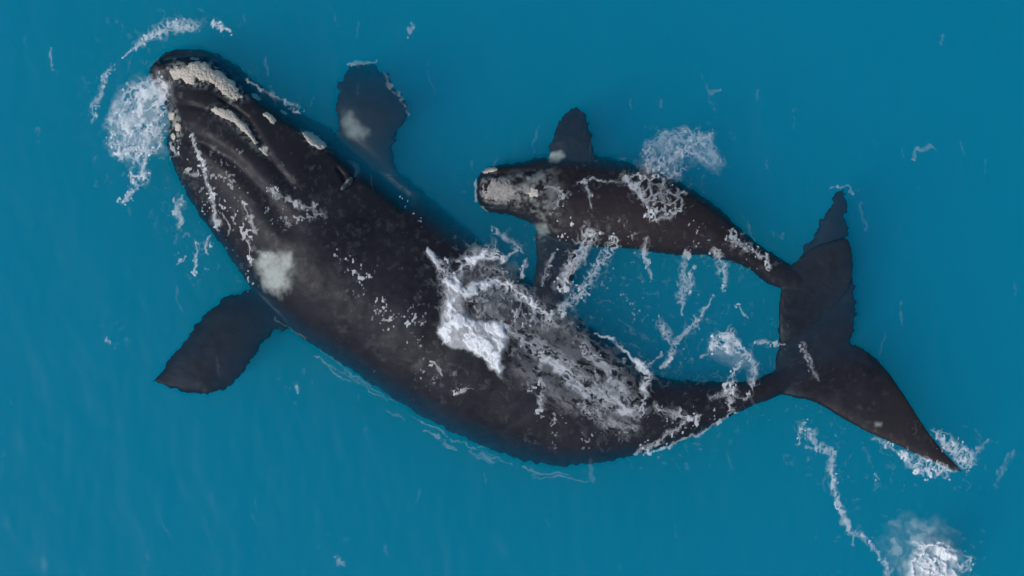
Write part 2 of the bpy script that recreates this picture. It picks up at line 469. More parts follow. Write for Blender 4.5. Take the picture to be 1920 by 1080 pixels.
pale_spot(cp, qx, qy, [(962, 352), (990, 338), (1020, 325), (1022, 332), (995, 346), (968, 362)], 4, 0.45, 35, 8)
pale_spot(cp, qx, qy, [(1020, 350), (1042, 350), (1045, 375), (1030, 378), (1022, 366)], 5, 0.35, 36, 16)
cb = np.maximum(cb, 0.8 * np.exp(-(((qx - 1180) / 170) ** 2 + ((qy - 410) / 60) ** 2)))
calf = link_mesh('whale_calf', cv, cf, M_CALF, None, {'pale': cp, 'brown': cb})
tag(calf, 'small brownish whale calf swimming above the back of the adult whale', 'whale calf')

# ------------------------------------------------------------------ heights for whatever lies on the whales or the water
def bvh(v, f): return BVHTree.FromPolygons([tuple(p) for p in v.tolist()], f.tolist())
B_A, B_C = bvh(av, af), bvh(cv, cf)
DOWN = Vector((0, 0, -1))
def top_of(b, x, y):
    h = np.full(x.shape, -9.0)
    for i, (a, c) in enumerate(zip(x.tolist(), y.tolist())):
        r = b.ray_cast(Vector((a, c, 4.0)), DOWN, 9.0)
        if r[0] is not None: h[i] = r[0].z
    return h

# ------------------------------------------------------------------ callosities
def crust(parent, b, pts, thick, seed, cell=3.4, jag=5.0, name='callosity', mat=None):
    pts = np.array(pts, float)
    x0, y0 = pts.min(0) - 8; x1, y1 = pts.max(0) + 8
    step = 1.1
    gx, gy = np.meshgrid(np.arange(x0, x1, step), np.arange(y0, y1, step), indexing='ij')
    sd = poly_sd(gx, gy, [tuple(p) for p in pts]) + jag * (fbm(gx / 6, gy / 6, seed, 3) - .5)
    x, y = (gx - 960) / 100, (540 - gy) / 100
    keep = sd > -1.5
    idx = np.full(gx.shape, -1); idx[keep] = np.arange(keep.sum())
    h = top_of(b, x[keep], y[keep])
    w = worley(gx / cell, gy / cell, seed)[keep]; w2 = worley(gx / (cell * 2.3), gy / (cell * 2.3), seed + 3)[keep]
    dome = np.clip(sd[keep] / 5.0, 0, 1) ** 0.5
    z = h - 0.02 + (0.02 + thick * (0.35 + 0.45 * np.clip(1 - w, 0, 1) + 0.5 * np.clip(1 - w2, 0, 1))) * dome
    V = np.stack([x[keep], y[keep], z], 1)
    q = (idx[:-1, :-1], idx[1:, :-1], idx[1:, 1:], idx[:-1, 1:])
    ok = (q[0] >= 0) & (q[1] >= 0) & (q[2] >= 0) & (q[3] >= 0)
    F = np.stack([k[ok] for k in q], 1)[:, ::-1]
    return link_mesh(name, V, F, mat or M_CALL, parent)

def disc(cx, cy, rx, ry, rot=0, n=14):
    a = np.linspace(0, 2 * np.pi, n, endpoint=False)
    c, s = math.cos(R(rot)), math.sin(R(rot))
    return [(cx + rx * math.cos(t) * c - ry * math.sin(t) * s, cy + rx * math.cos(t) * s + ry * math.sin(t) * c) for t in a]

crust(adult, B_A, [(317, 133), (330, 127), (350, 127), (360, 118), (373, 113), (390, 121), (403, 132), (420, 140), (437, 153), (448, 168), (457, 183), (448, 190), (433, 184),
                   (420, 180), (417, 170), (400, 159), (383, 153), (373, 151), (372, 158), (360, 160), (347, 155), (327, 147)], 0.065, 1, 3.4, 11)
crust(adult, B_A, [(398, 208), (408, 203), (423, 205), (440, 213), (455, 225), (467, 237), (478, 253), (488, 269), (483, 273), (472, 261), (457, 246), (443, 234), (415, 220), (406, 214)], 0.04, 2, 2.6, 7)
crust(adult, B_A, [(488, 280), (497, 273), (506, 277), (505, 287), (508, 295), (500, 293)], 0.04, 3, 2.6, 3)
crust(adult, B_A, [(492, 213), (500, 210), (511, 217), (520, 227), (515, 236), (508, 231), (503, 224), (494, 220)], 0.04, 4, 2.6, 5)
crust(adult, B_A, [(566, 248), (575, 243), (590, 250), (602, 260), (613, 274), (607, 280), (594, 278), (580, 271), (572, 260)], 0.04, 5, 2.6, 6)
crust(adult, B_A, [(467, 173), (476, 171), (487, 182), (484, 188), (474, 183)], 0.05, 6, 2.6, 2)
crust(adult, B_A, disc(528, 207, 8, 3.5, 35), 0.06, 7, 2.4, 2)
crust(adult, B_A, disc(321, 217, 9, 9), 0.06, 8, 2.6, 3)
crust(adult, B_A, disc(336, 240, 7.5, 9, -20), 0.05, 9, 2.6, 3)
crust(adult, B_A, disc(325, 256, 6, 7, -20), 0.03, 10, 2.6, 3)
crust(adult, B_A, disc(362, 108, 10, 4, 10), 0.05, 12, 2.4, 4)
crust(calf, B_C, [(908, 346), (925, 338), (950, 342), (975, 350), (990, 356), (968, 366), (955, 378), (930, 378), (912, 374), (906, 360)], 0.025, 13, 2.4, 22, mat=M_CALLC)
crust(calf, B_C, [(900, 322), (908, 311), (922, 310), (940, 317), (930, 322), (912, 325)], 0.03, 14, 2.4, 9)
crust(calf, B_C, [(984, 362), (996, 354), (1010, 358), (1008, 370), (996, 371)], 0.03, 15, 2.2, 10)
crust(calf, B_C, [(898, 383), (906, 386), (914, 394), (904, 393)], 0.03, 16, 2.2, 3)

def strokes_poly(pts, w):
    P = catmull(pts, 14); T = np.gradient(P, axis=0); T /= np.linalg.norm(T, axis=1)[:, None]
    N = np.stack([-T[:, 1], T[:, 0]], 1) * (w * np.sin(np.linspace(0.25, np.pi - 0.25, 14)))[:, None]
    return [tuple(p) for p in np.concatenate([P + N, (P - N)[::-1]])]
def blowhole(parent, b, pts, w, thick, mat, seed):
    o = crust(parent, b, strokes_poly(pts, w), thick, seed, 5.0, 1.0, 'blowhole')
    o.data.materials.clear(); o.data.materials.append(mat)
    for a in ('pale', 'brown'):
        at = o.data.attributes.new(a, 'FLOAT', 'POINT'); at.data.foreach_set('value', np.full(len(o.data.vertices), 0.42 if a == 'pale' else 0.0, np.float32))  # pale tint painted over the lips for their bright wet highlights
    return o
blowhole(adult, B_A, [(648, 298), (660, 304), (668, 316), (664, 332)], 5.5, 0.10, M_SKIN, 41)
blowhole(adult, B_A, [(660, 332), (653, 343), (641, 357)], 6.0, 0.10, M_SKIN, 42)
blowhole(calf, B_C, [(1030, 349), (1042, 352), (1049, 362)], 2.6, 0.05, M_CALF, 43)
blowhole(calf, B_C, [(1048, 366), (1045, 376), (1034, 382)], 2.6, 0.05, M_CALF, 44)

# ------------------------------------------------------------------ the sea
def axis(lo, hi, step, far):
    a = np.arange(lo, hi + 1e-6, step)
    o = []
    d, p = step * 2, hi
    while p < far:
        p += d; d *= 1.6; o.append(p)
    o = np.array(o)
    return np.concatenate([-o[::-1], a, o])
def tensor(ax, ay):
    X, Y = np.meshgrid(ax, ay, indexing='ij')
    I = np.arange(X.size).reshape(X.shape)
    F = np.stack([I[:-1, :-1].ravel(), I[1:, :-1].ravel(), I[1:, 1:].ravel(), I[:-1, 1:].ravel()], 1)
    return X, Y, I, F

def water_surface_material():
    m, n, l, b, o = new_mat('sea surface')
    n.remove(b)
    g = n.new('ShaderNodeBsdfGlossy'); g.inputs['Roughness'].default_value = 0.14
    t = n.new('ShaderNodeBsdfTransparent')
    fr = n.new('ShaderNodeFresnel'); fr.inputs['IOR'].default_value = 1.333
    mx = n.new('ShaderNodeMixShader')
    l.new(fr.outputs[0], mx.inputs[0]); l.new(t.outputs[0], mx.inputs[1]); l.new(g.outputs[0], mx.inputs[2])
    l.new(mx.outputs[0], o.inputs['Surface'])
    return m

def water_volume_material():
    m, n, l, b, o = new_mat('turbid sea water')
    n.remove(b)
    sc = n.new('ShaderNodeVolumeScatter'); ab = n.new('ShaderNodeVolumeAbsorption'); ad = n.new('ShaderNodeAddShader')
    # scattering and absorption per metre, red / green / blue
    ss = (0.002, 0.260, 0.445); sa = (0.42, 0.088, 0.018)
    m1 = max(ss); sc.inputs['Color'].default_value = (*[v / m1 for v in ss], 1); sc.inputs['Density'].default_value = m1
    sc.inputs['Anisotropy'].default_value = 0.0
    m2 = max(sa) * 1.02; ab.inputs['Color'].default_value = (*[1 - v / m2 for v in sa], 1); ab.inputs['Density'].default_value = m2
    l.new(sc.outputs[0], ad.inputs[0]); l.new(ab.outputs[0], ad.inputs[1]); l.new(ad.outputs[0], o.inputs['Volume'])
    return m

def seabed_material():
    m, n, l, b, o = new_mat('pale sand')
    co = n.new('ShaderNodeTexCoord').outputs['Object']
    a = tex_noise(n, l, co, 0.25, 4, 0.6)
    l.new(mixc(n, l, a, (0.30, 0.27, 0.21), (0.42, 0.38, 0.30)), b.inputs['Base Color']); b.inputs['Roughness'].default_value = 0.9
    return m

# open-water sheet is cut out over the whales, submerged fins and flanks too
ax, ay = axis(-12.0, 12.0, 0.05, 260), axis(-7.5, 7.5, 0.05, 260)
X, Y, I, F = tensor(ax, ay)
hole = np.zeros(X.shape, bool)
for v in (av, cv):
    s_ = v[v[:, 2] > -1.6]
    i = np.searchsorted(ax, s_[:, 0]); j = np.searchsorted(ay, s_[:, 1])
    hole[i, j] = True; hole[i - 1, j] = True; hole[i, j - 1] = True; hole[i - 1, j - 1] = True
Fk = F[~hole.ravel()[F].all(1)]
Zs = wave(X, Y)
used = np.unique(Fk); rm = np.full(X.size, -1); rm[used] = np.arange(len(used))
VV = np.stack([X.ravel(), Y.ravel(), Zs.ravel() + 0.006], 1)
sea = link_mesh('water', VV[used], rm[Fk], water_surface_material())
tag(sea, 'calm teal sea surface round the whales', 'sea', kind='structure')

bx, by = axis(-12.0, 12.0, 0.08, 240), axis(-7.5, 7.5, 0.08, 240)
X2, Y2, I2, F2 = tensor(bx, by)
top = np.stack([X2.ravel(), Y2.ravel(), wave(X2, Y2).ravel()], 1)
loop = np.concatenate([I2[:-1, 0], I2[-1, :-1], I2[:0:-1, -1], I2[0, :0:-1]])
DEEP = -26.0
nb = len(top)
bot = top[loop].copy(); bot[:, 2] = DEEP
VB = np.concatenate([top, bot])
faces = F2.tolist()
nl = len(loop)
for k in range(nl):
    k2 = (k + 1) % nl
    faces.append((int(loop[k2]), int(loop[k]), nb + k, nb + k2))
me = bpy.data.meshes.new('water_body')
me.from_pydata(VB.tolist(), [], faces + [tuple(nb + k for k in range(nl - 1, -1, -1))])
me.update()
me.materials.append(water_volume_material())
body = bpy.data.objects.new('water_body', me); C.objects.link(body)
tag(body, 'turbid teal water below the surface', 'sea', kind='structure')
G = 250.0
X3, Y3, I3, F3 = tensor(np.linspace(-G, G, 60), np.linspace(-G, G, 60))
bed = link_mesh('seabed', np.stack([X3.ravel(), Y3.ravel(), (DEEP + 0.4 + 0.8 * fbm(X3 / 12, Y3 / 12, 70, 3)).ravel()], 1), F3, seabed_material())
tag(bed, 'pale sandy seabed far below', 'seabed', kind='structure')

# ------------------------------------------------------------------ foam
def foam(name, label, marks, thick=0.03, under=None, seed=0, step=1.0, cat='foam', flow=None, stretch=2.0):
    """marks: ('s', points, width, amount, lace) strokes and ('p', polygon, softness, amount, lace) patches; lace 0 = solid, 1 = torn into strands"""
    allp = np.concatenate([np.array(m[1], float) for m in marks])
    pad = 30
    x0, y0 = allp.min(0) - pad; x1, y1 = allp.max(0) + pad
    gx, gy = np.meshgrid(np.arange(x0, x1, step), np.arange(y0, y1, step), indexing='ij')
    wx = gx + 16 * (fbm(gx / 28, gy / 28, seed + 1, 3) - .5) + 7 * (fbm(gx / 8, gy / 8, seed + 3, 2) - .5)
    wy = gy + 16 * (fbm(gx / 28, gy / 28, seed + 2, 3) - .5) + 7 * (fbm(gx / 8, gy / 8, seed + 4, 2) - .5)
    if flow is not None:                 # drawn out along the run of the water
        c_, s_ = math.cos(R(flow)), math.sin(R(flow))
        al, ac = wx * c_ + wy * s_, -wx * s_ + wy * c_
        tx, ty = al / stretch, ac / 0.95
    else:
        tx, ty = wx, wy
    def ranked(t):                       # even spread of 0..1, so that a coverage is a share of the area
        r = np.empty(t.size); r[np.argsort(t, axis=None)] = np.linspace(0, 1, t.size)
        return r.reshape(t.shape)
    fn = fbm(wx / 6, wy / 6, seed + 6, 3)
    vx = tx + 9 * (fbm(gx / 11, gy / 11, seed + 14, 3) - .5); vy = ty + 9 * (fbm(gx / 11, gy / 11, seed + 15, 3) - .5)
    gate = sstep(0.30, 0.62, fbm(gx / 26, gy / 26, seed + 16, 2))
    lace_t = np.maximum(sstep(0.30, 0.02, cell_edges(vx / 15, vy / 19, seed + 5)), 0.85 * sstep(0.36, 0.04, cell_edges(vx / 7.5, vy / 9, seed + 17)) * gate)
    lace_t = np.clip(lace_t * (0.35 + 0.9 * fbm(gx / 9, gy / 9, seed + 18, 3)), 0, 1)     # strands of a net, thinning out
    core_t = ranked(fbm(tx / 10, ty / 12, seed + 19, 4) + 0.25 * ridged(tx / 7, ty / 9, seed + 20, 2))
    fine_t = ranked(0.7 * fbm(gx / 5, gy / 6, seed + 9, 2) + 0.5 * fbm(gx / 22, gy / 22, seed + 10, 2))
    soft_t = ranked(fbm(wx / 20, wy / 20, seed + 11, 4))
    relief = 0.8 * soft_t + 0.3 * core_t
    tot = np.zeros(gx.shape)
    WX, WY, TOT, FN, LT, FT, ST, CT = wx, wy, tot, fn, lace_t, fine_t, soft_t, core_t
    for m in marks:
        kind, pts, w, amt, lace = m[:5]
        P_ = np.array(pts, float); reach = 2.6 * (max(w) if isinstance(w, (list, tuple)) else w) + 26
        i0, i1 = [int(np.clip(v, 0, gx.shape[0])) for v in ((P_[:, 0].min() - reach - x0) / step, (P_[:, 0].max() + reach - x0) / step + 1)]
        j0, j1 = [int(np.clip(v, 0, gx.shape[1])) for v in ((P_[:, 1].min() - reach - y0) / step, (P_[:, 1].max() + reach - y0) / step + 1)]
        if i1 - i0 < 2 or j1 - j0 < 2: continue
        wx, wy, tot, fn, lace_t, fine_t, soft_t, core_t = (q[i0:i1, j0:j1] for q in (WX, WY, TOT, FN, LT, FT, ST, CT))
        tex = lace_t
        if kind == 's':
            ww = list(w) if isinstance(w, (list, tuple)) else [w * 0.6] + [w] * (len(pts) - 2) + [w * 0.5]
            d, wd = seg_dist(wx, wy, pts, ww)
            base = np.exp(-(d / (wd * 1.35)) ** 2); halo = np.exp(-(d / (wd * 1.3 + 5)) ** 2)
        elif kind == 'e':                # a loose scatter of specks: pts = the two ends of its long axis, w = half width, lace = coverage
            d, _ = seg_dist(wx, wy, pts)
            base = np.exp(-(d / w) ** 2); tex = fine_t
        else:
            sd = poly_sd(wx, wy, pts)
            base = sstep(-w, w, sd); halo = sstep(-w - 9, w, sd)
        if kind == 'e':
            cov = base * lace
            a = sstep(1 - cov - 0.03, 1 - cov + 0.06, tex) * np.clip(base * 1.5, 0, 1)
        elif lace < 0:
            a = base * np.clip(0.15 + 1.5 * soft_t ** 1.6, 0, 1.3)
        else:
            eb = np.clip(base * 1.25 - 0.55 * (1 - base) * (core_t - 0.2), 0, 1)
            lo = 0.04 + 1.05 * lace + 0.45 * (1 - eb)
            body_ = sstep(lo, lo + 0.55, core_t) * eb
            a = np.maximum(body_ * (1 - 0.25 * lace), lace_t * eb * min(1.0, 0.45 + 1.1 * lace))
            if lace < 0.1: a = np.maximum(a, eb ** 1.3 * (0.42 + 0.5 * core_t))
            if kind == 's':                  # the thread it hangs on
                a = np.maximum(a, 0.9 * np.exp(-(d / (0.9 + 0.10 * wd)) ** 2) * sstep(0.30, 0.58, fn))
        tot[:] = np.maximum(tot, amt * a)
        if kind != 'e' and lace > 0.25:      # stray droplets round it
            tot[:] = np.maximum(tot, min(0.8, amt * 1.1) * sstep(1 - 0.13 * halo, 1.06 - 0.13 * halo, fine_t) * np.clip(halo * 3, 0, 1))
    tot, lace_t, soft_t, core_t = TOT, LT, ST, CT
    tot = np.clip(tot, 0, 1)
    keep = tot > 0.015
    keep[0, :] = keep[-1, :] = False; keep[:, 0] = keep[:, -1] = False
    kk = keep.copy()
    kk[1:, :] |= keep[:-1, :]; kk[:-1, :] |= keep[1:, :]; kk[:, 1:] |= keep[:, :-1]; kk[:, :-1] |= keep[:, 1:]
    x, y = ((gx - 960) / 100)[kk], ((540 - gy) / 100)[kk]
    base_h = wave(x, y) + 0.004
    if under is None:
        h = np.maximum(np.maximum(top_of(B_A, x, y), top_of(B_C, x, y)), base_h)
    else:
        h = base_h + under
    t = tot[kk]
    sm = tot.copy()                      # the relief is rounder than the torn edge of the cover
    for _ in range(3):
        sm[1:-1, :] = (sm[:-2, :] + sm[1:-1, :] + sm[2:, :]) / 3
        sm[:, 1:-1] = (sm[:, :-2] + sm[:, 1:-1] + sm[:, 2:]) / 3
    z = h + 0.008 + thick * sm[kk] * (0.25 + 0.9 * relief[kk])
    idx = np.full(gx.shape, -1); idx[kk] = np.arange(kk.sum())
    q = (idx[:-1, :-1], idx[1:, :-1], idx[1:, 1:], idx[:-1, 1:])
    ok = (q[0] >= 0) & (q[1] >= 0) & (q[2] >= 0) & (q[3] >= 0)
    Fq = np.stack([k[ok] for k in q], 1)[:, ::-1]
    ob = link_mesh(name, np.stack([x, y, z], 1), Fq, M_FOAM, None, {'cover': t})
    return tag(ob, label, cat, kind='stuff')

def dots(seed, n, cx, cy, rx, ry, rot=0, r=(1.5, 4)):
    c, q = math.cos(R(rot)), math.sin(R(rot))
    k = max(rx - ry, 1) * 0.6
    return [('e', [(cx - k * c, cy - k * q), (cx + k * c, cy + k * q)], ry * 0.9, 0.62, min(0.30, 1.6 * n * 14.0 / (rx * ry * 3.14)))]

foam('foam_splash', 'white foam splash spilling from the mouth of the adult whale', [
    ('p', [(268, 150), (300, 138), (322, 165), (316, 200), (306, 235), (308, 278), (288, 284), (262, 305), (240, 296), (222, 300), (205, 275), (218, 245), (208, 215), (228, 185), (240, 162)], 13, 0.72, 0.46),
    ('p', [(262, 160), (300, 142), (318, 168), (306, 196), (284, 204), (262, 224), (246, 205), (248, 178)], 12, 0.72, 0.16),
    ('s', [(240, 168), (218, 200), (210, 240), (214, 272), (232, 296)], [4, 8, 8, 9, 5], 0.55, 0.4),
    ('s', [(300, 205), (304, 240), (296, 276)], [8, 6, 4], 0.5, 0.4), ('s', [(262, 210), (250, 250), (262, 286)], [8, 9, 5], 0.5, 0.35),
    ('s', [(275, 288), (268, 325), (252, 352), (232, 378)], [5, 7, 6, 4], 0.6, 0.45), ('s', [(250, 296), (246, 320), (248, 340)], 4, 0.5, 0.4),
    ('p', [(270, 150), (300, 138), (322, 165), (312, 210), (308, 275), (270, 300), (230, 296), (208, 270), (216, 220), (236, 170)], 24, 0.22, -1)], 0.06, seed=100, flow=118)
foam('foam_arc', 'thin curved line of foam ahead of the adult whale nose', [
    ('s', [(364, 46), (330, 48), (290, 62), (258, 82), (230, 108)], [7, 10, 8, 5, 2], 0.55, 0.4),
    ('s', [(215, 122), (196, 145), (190, 175), (176, 200), (168, 232)], [2, 3, 5, 4, 2], 0.4, 0.35),
    ('s', [(398, 46), (412, 52), (432, 64)], 4, 0.6, 0.35)], 0.02, seed=120)
foam('foam_drips', 'short dripping foam streaks beside the jaw of the adult whale', [
    ('s', [(340, 368), (336, 392), (334, 425)], 6, 0.45, 0.5), ('s', [(372, 458), (368, 485), (362, 516)], 3, 0.65, 0.3), ('s', [(392, 448), (388, 462), (384, 478)], 3, 0.55, 0.3),
    ('s', [(345, 480), (338, 495)], 2, 0.4, 0.3)] + dots(5, 5, 370, 480, 30, 40, 90), 0.02, seed=130)
foam('foam_streaks', 'broken white foam streaks running down the jaw of the adult whale', [
    ('s', [(364, 252), (372, 285), (388, 315), (396, 350), (402, 385), (406, 428)], [3, 4, 4, 3, 4, 3], 0.6, 0.42),
    ('s', [(322, 268), (332, 290)], 4, 0.45, 0.4), ('s', [(352, 322), (372, 330)], 6, 0.4, 0.5),
    ('s', [(420, 400), (430, 430), (428, 440)], 3, 0.4, 0.45), ('s', [(462, 385), (476, 415), (484, 440)], 6, 0.5, 0.5), ('s', [(466, 450), (470, 500)], 2.5, 0.6, 0.35),
    ('s', [(512, 352), (530, 368), (562, 382)], 6, 0.5, 0.45), ('s', [(560, 385), (590, 392), (606, 405), (580, 414), (556, 410)], 5, 0.4, 0.5)]
    + dots(6, 26, 480, 380, 170, 80, 50, (1, 2.6)) + dots(7, 22, 420, 400, 90, 60, 80, (1, 2.4)), 0.015, seed=140, flow=75)
foam('foam_trickles', 'fine vertical trickles of foam over the lower lip of the adult whale', [
    ('e', [(335, 280), (400, 420)], 16, 0.5, 0.16), ('e', [(430, 380), (490, 470)], 22, 0.5, 0.14), ('e', [(380, 330), (520, 400)], 36, 0.32, 0.10), ('e', [(468, 440), (472, 540)], 9, 0.5, 0.2)], 0.01, seed=145, flow=88)
rg = np.random.RandomState(77)
belly = np.array([(538, 618), (590, 657), (650, 694), (720, 744), (790, 788), (862, 826), (935, 858), (1005, 882), (1090, 884), (1180, 868)], float)
rip = []  # foam strokes painted as the bright fringes of ripples
for k in range(26):
    u = rg.uniform(0, len(belly) - 2); i = int(u); f = u - i
    p = belly[i] * (1 - f) + belly[i + 1] * f; t = belly[i + 1] - belly[i]; t /= np.hypot(*t); nn = np.array([-t[1], t[0]])
    off = rg.uniform(-4, 16); L = rg.uniform(14, 40)
    rip.append(('s', [tuple(p + nn * off - t * L), tuple(p + nn * (off + rg.uniform(-2, 3))), tuple(p + nn * (off + rg.uniform(-3, 3)) + t * L)], rg.uniform(1.0, 2.0), rg.uniform(0.07, 0.20), 0.2))
foam('ripple_glints', 'thin pale lines painted as light on ripples along the lower flank of the adult whale', rip, 0.008, seed=147)
glints = []  # low-cover foam strokes painted for faint glints on the water
for k in range(90):
    x, y = rg.uniform(0, 1920), rg.uniform(0, 1080); L = rg.uniform(6, 34); t = rg.uniform(-0.35, 0.35)
    glints.append(('s', [(x - L * math.sin(t), y - L), (x, y), (x + L * math.sin(t + 0.2), y + L)], rg.uniform(1.2, 4), rg.uniform(0.015, 0.06), 0.15))
foam('glint_streaks', 'very faint vertical pale streaks painted as glints on the open sea', glints, 0.004, under=0.0, seed=149, step=2.2)
foam('foam_flecks', 'scattered pale foam flecks over the shoulders of the adult whale',
     dots(8, 26, 670, 500, 90, 30, 50, (1.2, 3.4)) + dots(9, 40, 740, 580, 120, 50, 50, (1, 2.6)) + dots(10, 10, 780, 690, 120, 40, 20, (1, 2.4)) + dots(17, 12, 765, 380, 90, 12, 52, (1, 2.6))
     + [('s', [(808, 672), (820, 688), (832, 702)], 3, 0.5, 0.3), ('s', [(852, 734), (872, 728), (882, 722)], 4, 0.5, 0.45)], 0.012, seed=150)
foam('foam_splash', 'large bright white splash breaking over the middle of the adult whale', [
    ('p', [(838, 520), (872, 508), (866, 550), (876, 592), (908, 602), (940, 598), (950, 625), (942, 660), (940, 702), (905, 672), (868, 654), (834, 642), (822, 622), (834, 570)], 9, 1.0, 0.0),
    ('s', [(806, 472), (818, 488), (842, 516)], [4, 6, 12], 0.85, 0.3),
    ('s', [(840, 520), (866, 500), (896, 476), (930, 472), (944, 484)], [14, 14, 12, 9, 5], 0.95, 0.15),
    ('s', [(848, 562), (880, 546), (921, 530), (960, 540), (995, 566), (1034, 592)], [16, 13, 11, 9, 10, 6], 0.95, 0.2),
    ('s', [(940, 490), (968, 470)], 5, 0.5, 0.5), ('s', [(980, 520), (985, 490)], 5, 0.5, 0.55),
    ('p', [(870, 545), (900, 490), (940, 490), (960, 540), (950, 600), (900, 600)], 12, 0.32, 0.55),
    ('p', [(950, 540), (1000, 560), (1050, 600), (1010, 620), (960, 600)], 16, 0.5, 0.5),
    ('p', [(835, 520), (900, 470), (950, 480), (1030, 585), (1000, 610), (950, 620), (940, 690), (860, 650), (825, 620)], 16, 0.07, -1)], 0.07, seed=160, flow=62, stretch=1.8)
foam('foam_film', 'grey streaky film of foam sliding off the rear of the adult whale', [
    ('s', [(950, 612), (1005, 648), (1060, 682), (1120, 722), (1195, 768)], [12, 18, 20, 22, 14], 0.42, 0.3),
    ('s', [(1000, 655), (1045, 690), (1100, 730), (1150, 755), (1192, 768)], [8, 12, 15, 15, 9], 0.75, 0.22), ('s', [(950, 615), (985, 640), (1020, 668)], [5, 9, 8], 0.6, 0.3),
    ('s', [(1090, 650), (1128, 684), (1170, 735), (1200, 765)], [9, 10, 12, 8], 0.55, 0.3),
    ('s', [(1192, 680), (1212, 700), (1210, 735), (1196, 770)], [4, 7, 6, 5], 0.85, 0.25),
    ('s', [(1118, 624), (1150, 640), (1178, 668), (1196, 690)], [2, 2, 3, 3], 0.55, 0.2),
    ('p', [(960, 600), (1060, 590), (1170, 680), (1200, 770), (1180, 820), (1040, 760), (960, 700)], 26, 0.17, 0.35),
    
    ('s', [(1010, 670), (1016, 720), (1012, 770)], 6, 0.5, 0.5), ('s', [(1090, 755), (1130, 790), (1190, 800)], 12, 0.35, 0.5),
    ('s', [(1228, 765), (1262, 776), (1300, 788)], 8, 0.5, 0.45)] + dots(12, 30, 1040, 770, 150, 70, 30, (1, 3)), 0.015, seed=180, flow=33, stretch=2.6)
foam('foam_speckle', 'dotted foam along the waterline of the adult whale tail stock',
     dots(13, 60, 1270, 805, 130, 22, -30, (1.2, 3.2)) + [('s', [(1190, 852), (1250, 815), (1310, 775)], 5, 0.5, 0.55), ('s', [(1215, 850), (1300, 815), (1375, 775)], 2.5, 0.4, 0.3),
      ('s', [(1330, 745), (1360, 735), (1390, 745)], 5, 0.4, 0.5)], 0.012, seed=190)
foam('foam_plume', 'curling white foam plume above the tail stock of the adult whale', [
    ('p', [(1328, 658), (1342, 622), (1364, 618), (1394, 648), (1406, 682), (1386, 668), (1352, 662)], 9, 0.75, 0.3),
    ('s', [(1390, 652), (1412, 684), (1410, 716), (1400, 744)], 7, 0.55, 0.5), ('s', [(1386, 676), (1374, 705), (1368, 735), (1370, 770)], [5, 5, 7, 5], 0.65, 0.4),
    ('s', [(1312, 672), (1330, 664)], 4, 0.35, 0.5), ('p', [(1325, 660), (1345, 618), (1400, 660), (1415, 700), (1380, 690)], 14, 0.10, -1), ('s', [(1418, 642), (1436, 636), (1442, 640)], 4, 0.45, 0.45), ('s', [(1452, 652), (1470, 648)], 3, 0.4, 0.4),
    ('s', [(1500, 648), (1512, 672), (1536, 708)], 4, 0.3, 0.55)], 0.05, seed=200)
foam('foam_rivulets', 'thin white foam rivulets strung across the water between adult and calf', [
    ('s', [(1152, 452), (1134, 486), (1110, 522), (1082, 556), (1052, 582)], [6, 8, 9, 9, 8], 0.55, 0.52),
    ('s', [(1104, 440), (1082, 482), (1066, 510), (1058, 540)], [10, 12, 11, 8], 0.65, 0.5),
    ('s', [(1040, 470), (1025, 505), (1012, 535)], 4, 0.35, 0.5),
    ('s', [(1160, 455), (1150, 470)], 5, 0.8, 0.3),
    ('s', [(1209, 455), (1214, 490), (1224, 522)], [5, 4, 2], 0.5, 0.4), ('s', [(1290, 470), (1280, 510), (1276, 555), (1280, 585)], [4, 6, 6, 3], 0.42, 0.55),
    ('s', [(1306, 496), (1296, 516), (1286, 545)], 4, 0.5, 0.45), ('s', [(1338, 470), (1352, 490), (1360, 515), (1356, 545)], [4, 7, 7, 3], 0.5, 0.52),
    ('s', [(1340, 556), (1312, 590), (1290, 618), (1268, 648), (1238, 690)], [3, 4, 5, 5, 3], 0.5, 0.4), ('s', [(1240, 606), (1252, 634), (1266, 652)], [6, 5, 4], 0.45, 0.5),
    ('s', [(1210, 690), (1240, 665)], 3, 0.35, 0.5), ('s', [(1385, 575), (1404, 596)], 4, 0.4, 0.5), ('s', [(980, 470), (940, 440), (925, 430)], 4, 0.35, 0.55)]
    + dots(15, 26, 1220, 560, 180, 90, 60, (0.8, 2)), 0.02, seed=210)
foam('foam_lace', 'lacy white foam patch lying on the back of the calf', [
    ('p', [(1170, 335), (1198, 325), (1250, 345), (1286, 362), (1280, 392), (1240, 404), (1218, 414), (1202, 386), (1190, 356)], 8, 0.5, 0.62),
    ('s', [(1172, 338), (1196, 352), (1206, 380), (1216, 408), (1236, 412)], [7, 10, 6, 5, 4], 0.75, 0.35),
    ('s', [(1084, 343), (1106, 336), (1140, 341), (1174, 338)], [3, 3, 2, 4], 0.6, 0.25), ('s', [(1094, 344), (1102, 370), (1112, 396)], 2.5, 0.5, 0.35),
    ('s', [(1236, 412), (1262, 402), (1284, 380)], 4, 0.45, 0.45)] + dots(18, 24, 1270, 400, 90, 40, 40, (1, 2.4)), 0.03, seed=220)
